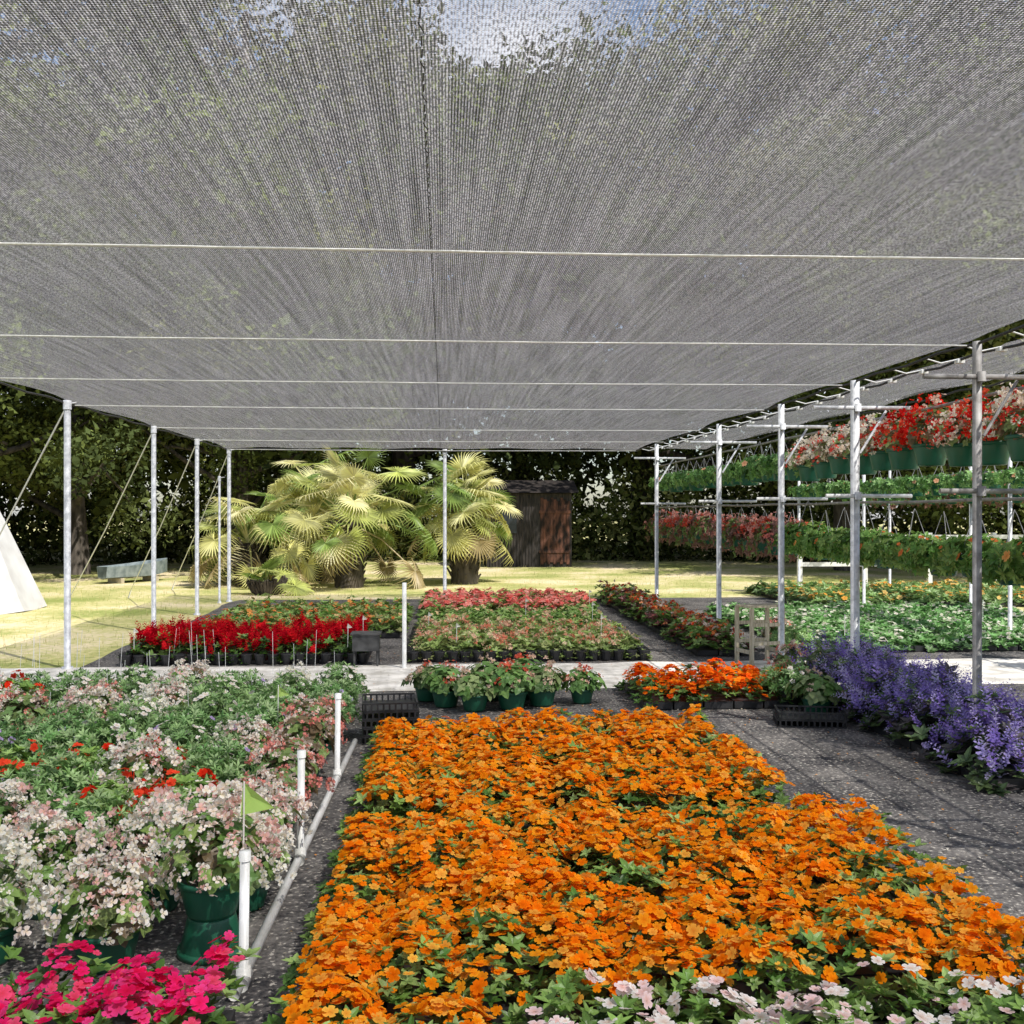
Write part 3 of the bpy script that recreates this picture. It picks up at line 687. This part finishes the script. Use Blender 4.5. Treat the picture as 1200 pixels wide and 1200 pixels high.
# ------------------------------------------------------------------ shed, tent, boat, fence
sh=empty('wooden_shed',(2.7,33.5,0))
b=B()
V,F=box(-1.7,1.7,-1.4,1.4,0,2.6); b.add(V,F)
for k in np.arange(-1.68,.2,.12):
    V,F=tube([(k,-1.4,0.05),(k,-1.4,2.55)],.025,6); b.add(V,F)
b.obj('walls',[noise_mat('dark_boards',(.012,.011,.01),(.055,.045,.04),3,.8,stretch=(6,1,1))],parent=sh)
b=B()
for k in range(9):
    V,F=box(.45+k*.13,.57+k*.13,-1.44,-1.405,.1+.07*(k%2),2.45-.06*(k%3)); b.add(V,F)
V,F=box(.4,1.65,-1.47,-1.445,.5,.6); b.add(V,F); V,F=box(.4,1.65,-1.47,-1.445,1.9,2.0); b.add(V,F)
b.obj('door',[noise_mat('brown_boards',(.015,.009,.007),(.19,.08,.05),2.0,.85,detail=8,stretch=(3,1,1.2),lo=.38,hi=.7)],parent=sh)
b=B(); V,F=box(-1.2,-.5,-1.45,-1.43,1.2,1.9); b.add(V,F); b.obj('window',[noise_mat('dark_glass',(.02,.025,.03),(.05,.06,.07),2,.15)],parent=sh)
b=B()
V=[(-1.95,-1.7,2.62),(1.95,-1.7,2.62),(1.95,1.6,2.62),(-1.95,1.6,2.62),(-1.95,-.05,3.1),(1.95,-.05,3.1)]
b.add(V,[(0,1,5),(0,5,4),(2,3,4),(2,4,5),(0,4,3),(1,2,5),(0,3,2),(0,2,1)])
b.obj('roof',[noise_mat('rusty_roof',(.012,.01,.009),(.045,.035,.03),5,.9)],parent=sh)
sh.scale=(.8,.8,.9)

p=empty('white_tent',(-9.25,18.9,0)); b=B(); V=[];F=[];K=24
for j,(rr,z) in enumerate([(1.95,.0),(1.75,.45),(1.3,1.5),(.85,2.5),(.45,3.4),(.08,4.2)]):
    for i in range(K):
        a=2*PI*i/K; q=rr*(1+.035*(i%2)); V.append((q*math.cos(a),q*math.sin(a),z+.02*(i%2)))
for j in range(5):
    for i in range(K):
        a=j*K+i; c=j*K+(i+1)%K; F+=[(a,c,c+K),(a,c+K,a+K)]
b.add(V,F); b.obj('canvas',[noise_mat('white_canvas',(.54,.53,.52),(.7,.7,.69),2,.8,bump=.2)],parent=p)
b=B()
for a in (0,1.5,3,4.6): 
    V,F=tube([(.1*math.cos(a),.1*math.sin(a),4.0),(-.15*math.cos(a),-.15*math.sin(a),4.7)],.025,6); b.add(V,F)
b.obj('poles',[M_WOOD],parent=p)

p=empty('rowing_boat',(-7.7,26.2,0)); b=B(); V=[];F=[]; n=12
for i in range(n+1):
    t=i/n; w=.62*math.sin(PI*min(1,(t*.86+.14)))**.55 if t<1 else .02; x=-1.7+3.4*t; kz=.18+.32*max(0,t-.65)**1.5*2; top=.62+.22*t*t
    V+=[(x,-w,top),(x,-w*.8,kz+.05),(x,0,kz),(x,w*.8,kz+.05),(x,w,top),(x,w*.93,top-.02),(x,w*.72,kz+.09),(x,0,kz+.05),(x,-w*.72,kz+.09),(x,-w*.93,top-.02)]
for i in range(n):
    for k in range(10):
        a=i*10+k;c=i*10+(k+1)%10; F+=[(a,c,c+10),(a,c+10,a+10)]
for base in (0,n*10):
    for k in range(1,9): F.append((base,base+k,base+k+1))
b.add(V,F)
for x in (-.9,.1):
    v,f=box(x-.12,x+.12,-.5,.5,.5,.53); b.add(v,f)
b.obj('hull_and_thwarts',[noise_mat('grey_blue_paint',(.14,.18,.19),(.28,.33,.34),4,.6)],parent=p)
b=B()
for x in (-1,.8): 
    v,f=box(x-.08,x+.08,-.5,.5,0,.19); b.add(v,f)
b.obj('support_blocks',[M_WOOD],parent=p); p.rotation_euler=(0,0,.9); p.scale=(.55,.55,.68)

p=empty('white_rail_fence',(8.5,24,0)); b=B()
for x in np.arange(0,10,1.6):
    v,f=box(x-.05,x+.05,-.05,.05,0,1.25); b.add(v,f)
for z in (.45,.8,1.1):
    v,f=box(-.05,9.7,-.075,-.053,z,z+.1); b.add(v,f)
b.obj('posts_and_rails',[M_PVC],parent=p)

# ------------------------------------------------------------------ light, sky, camera
EL=math.radians(54); AZ=math.atan2(-.74,.67)   # towards the sun: right and behind the camera
S=Vector((math.cos(EL)*math.cos(AZ),math.cos(EL)*math.sin(AZ),math.sin(EL)))
L=bpy.data.lights.new('sun','SUN'); L.energy=5; L.angle=math.radians(.5); L.color=(1,.96,.9)
lo=bpy.data.objects.new('sun',L); scene.collection.objects.link(lo); lo.rotation_euler=S.to_track_quat('Z','Y').to_euler(); lo.location=(0,0,30)
w=bpy.data.worlds.new('World'); scene.world=w; w.use_nodes=True; nt=w.node_tree
bg=nt.nodes['Background']; sky=nt.nodes.new('ShaderNodeTexSky'); sky.sky_type='NISHITA'; sky.sun_disc=False
sky.sun_elevation=EL; sky.sun_rotation=PI/2-AZ
tc=nt.nodes.new('ShaderNodeTexCoord'); cn=nt.nodes.new('ShaderNodeTexNoise'); cn.inputs['Scale'].default_value=3.2; cn.inputs['Detail'].default_value=6
nt.links.new(tc.outputs['Generated'],cn.inputs['Vector'])
cr=nt.nodes.new('ShaderNodeValToRGB'); cr.color_ramp.elements[0].position=.5; cr.color_ramp.elements[1].position=.68
nt.links.new(cn.outputs['Fac'],cr.inputs[0])
mx=nt.nodes.new('ShaderNodeMixRGB'); mx.inputs[2].default_value=(7,7,7.3,1)
nt.links.new(cr.outputs[0],mx.inputs[0]); nt.links.new(sky.outputs[0],mx.inputs[1]); nt.links.new(mx.outputs[0],bg.inputs[0])
bg.inputs[1].default_value=.15
cam=bpy.data.cameras.new('camera'); co=bpy.data.objects.new('camera',cam); scene.collection.objects.link(co)
cam.lens=36; cam.sensor_width=36; cam.clip_end=600; cam.clip_start=.05
co.location=(0,0,1.75); co.rotation_euler=(math.radians(90),0,-math.radians(3.81)); scene.camera=co
scene.view_settings.view_transform='Standard'; scene.view_settings.look='None'; scene.view_settings.exposure=0
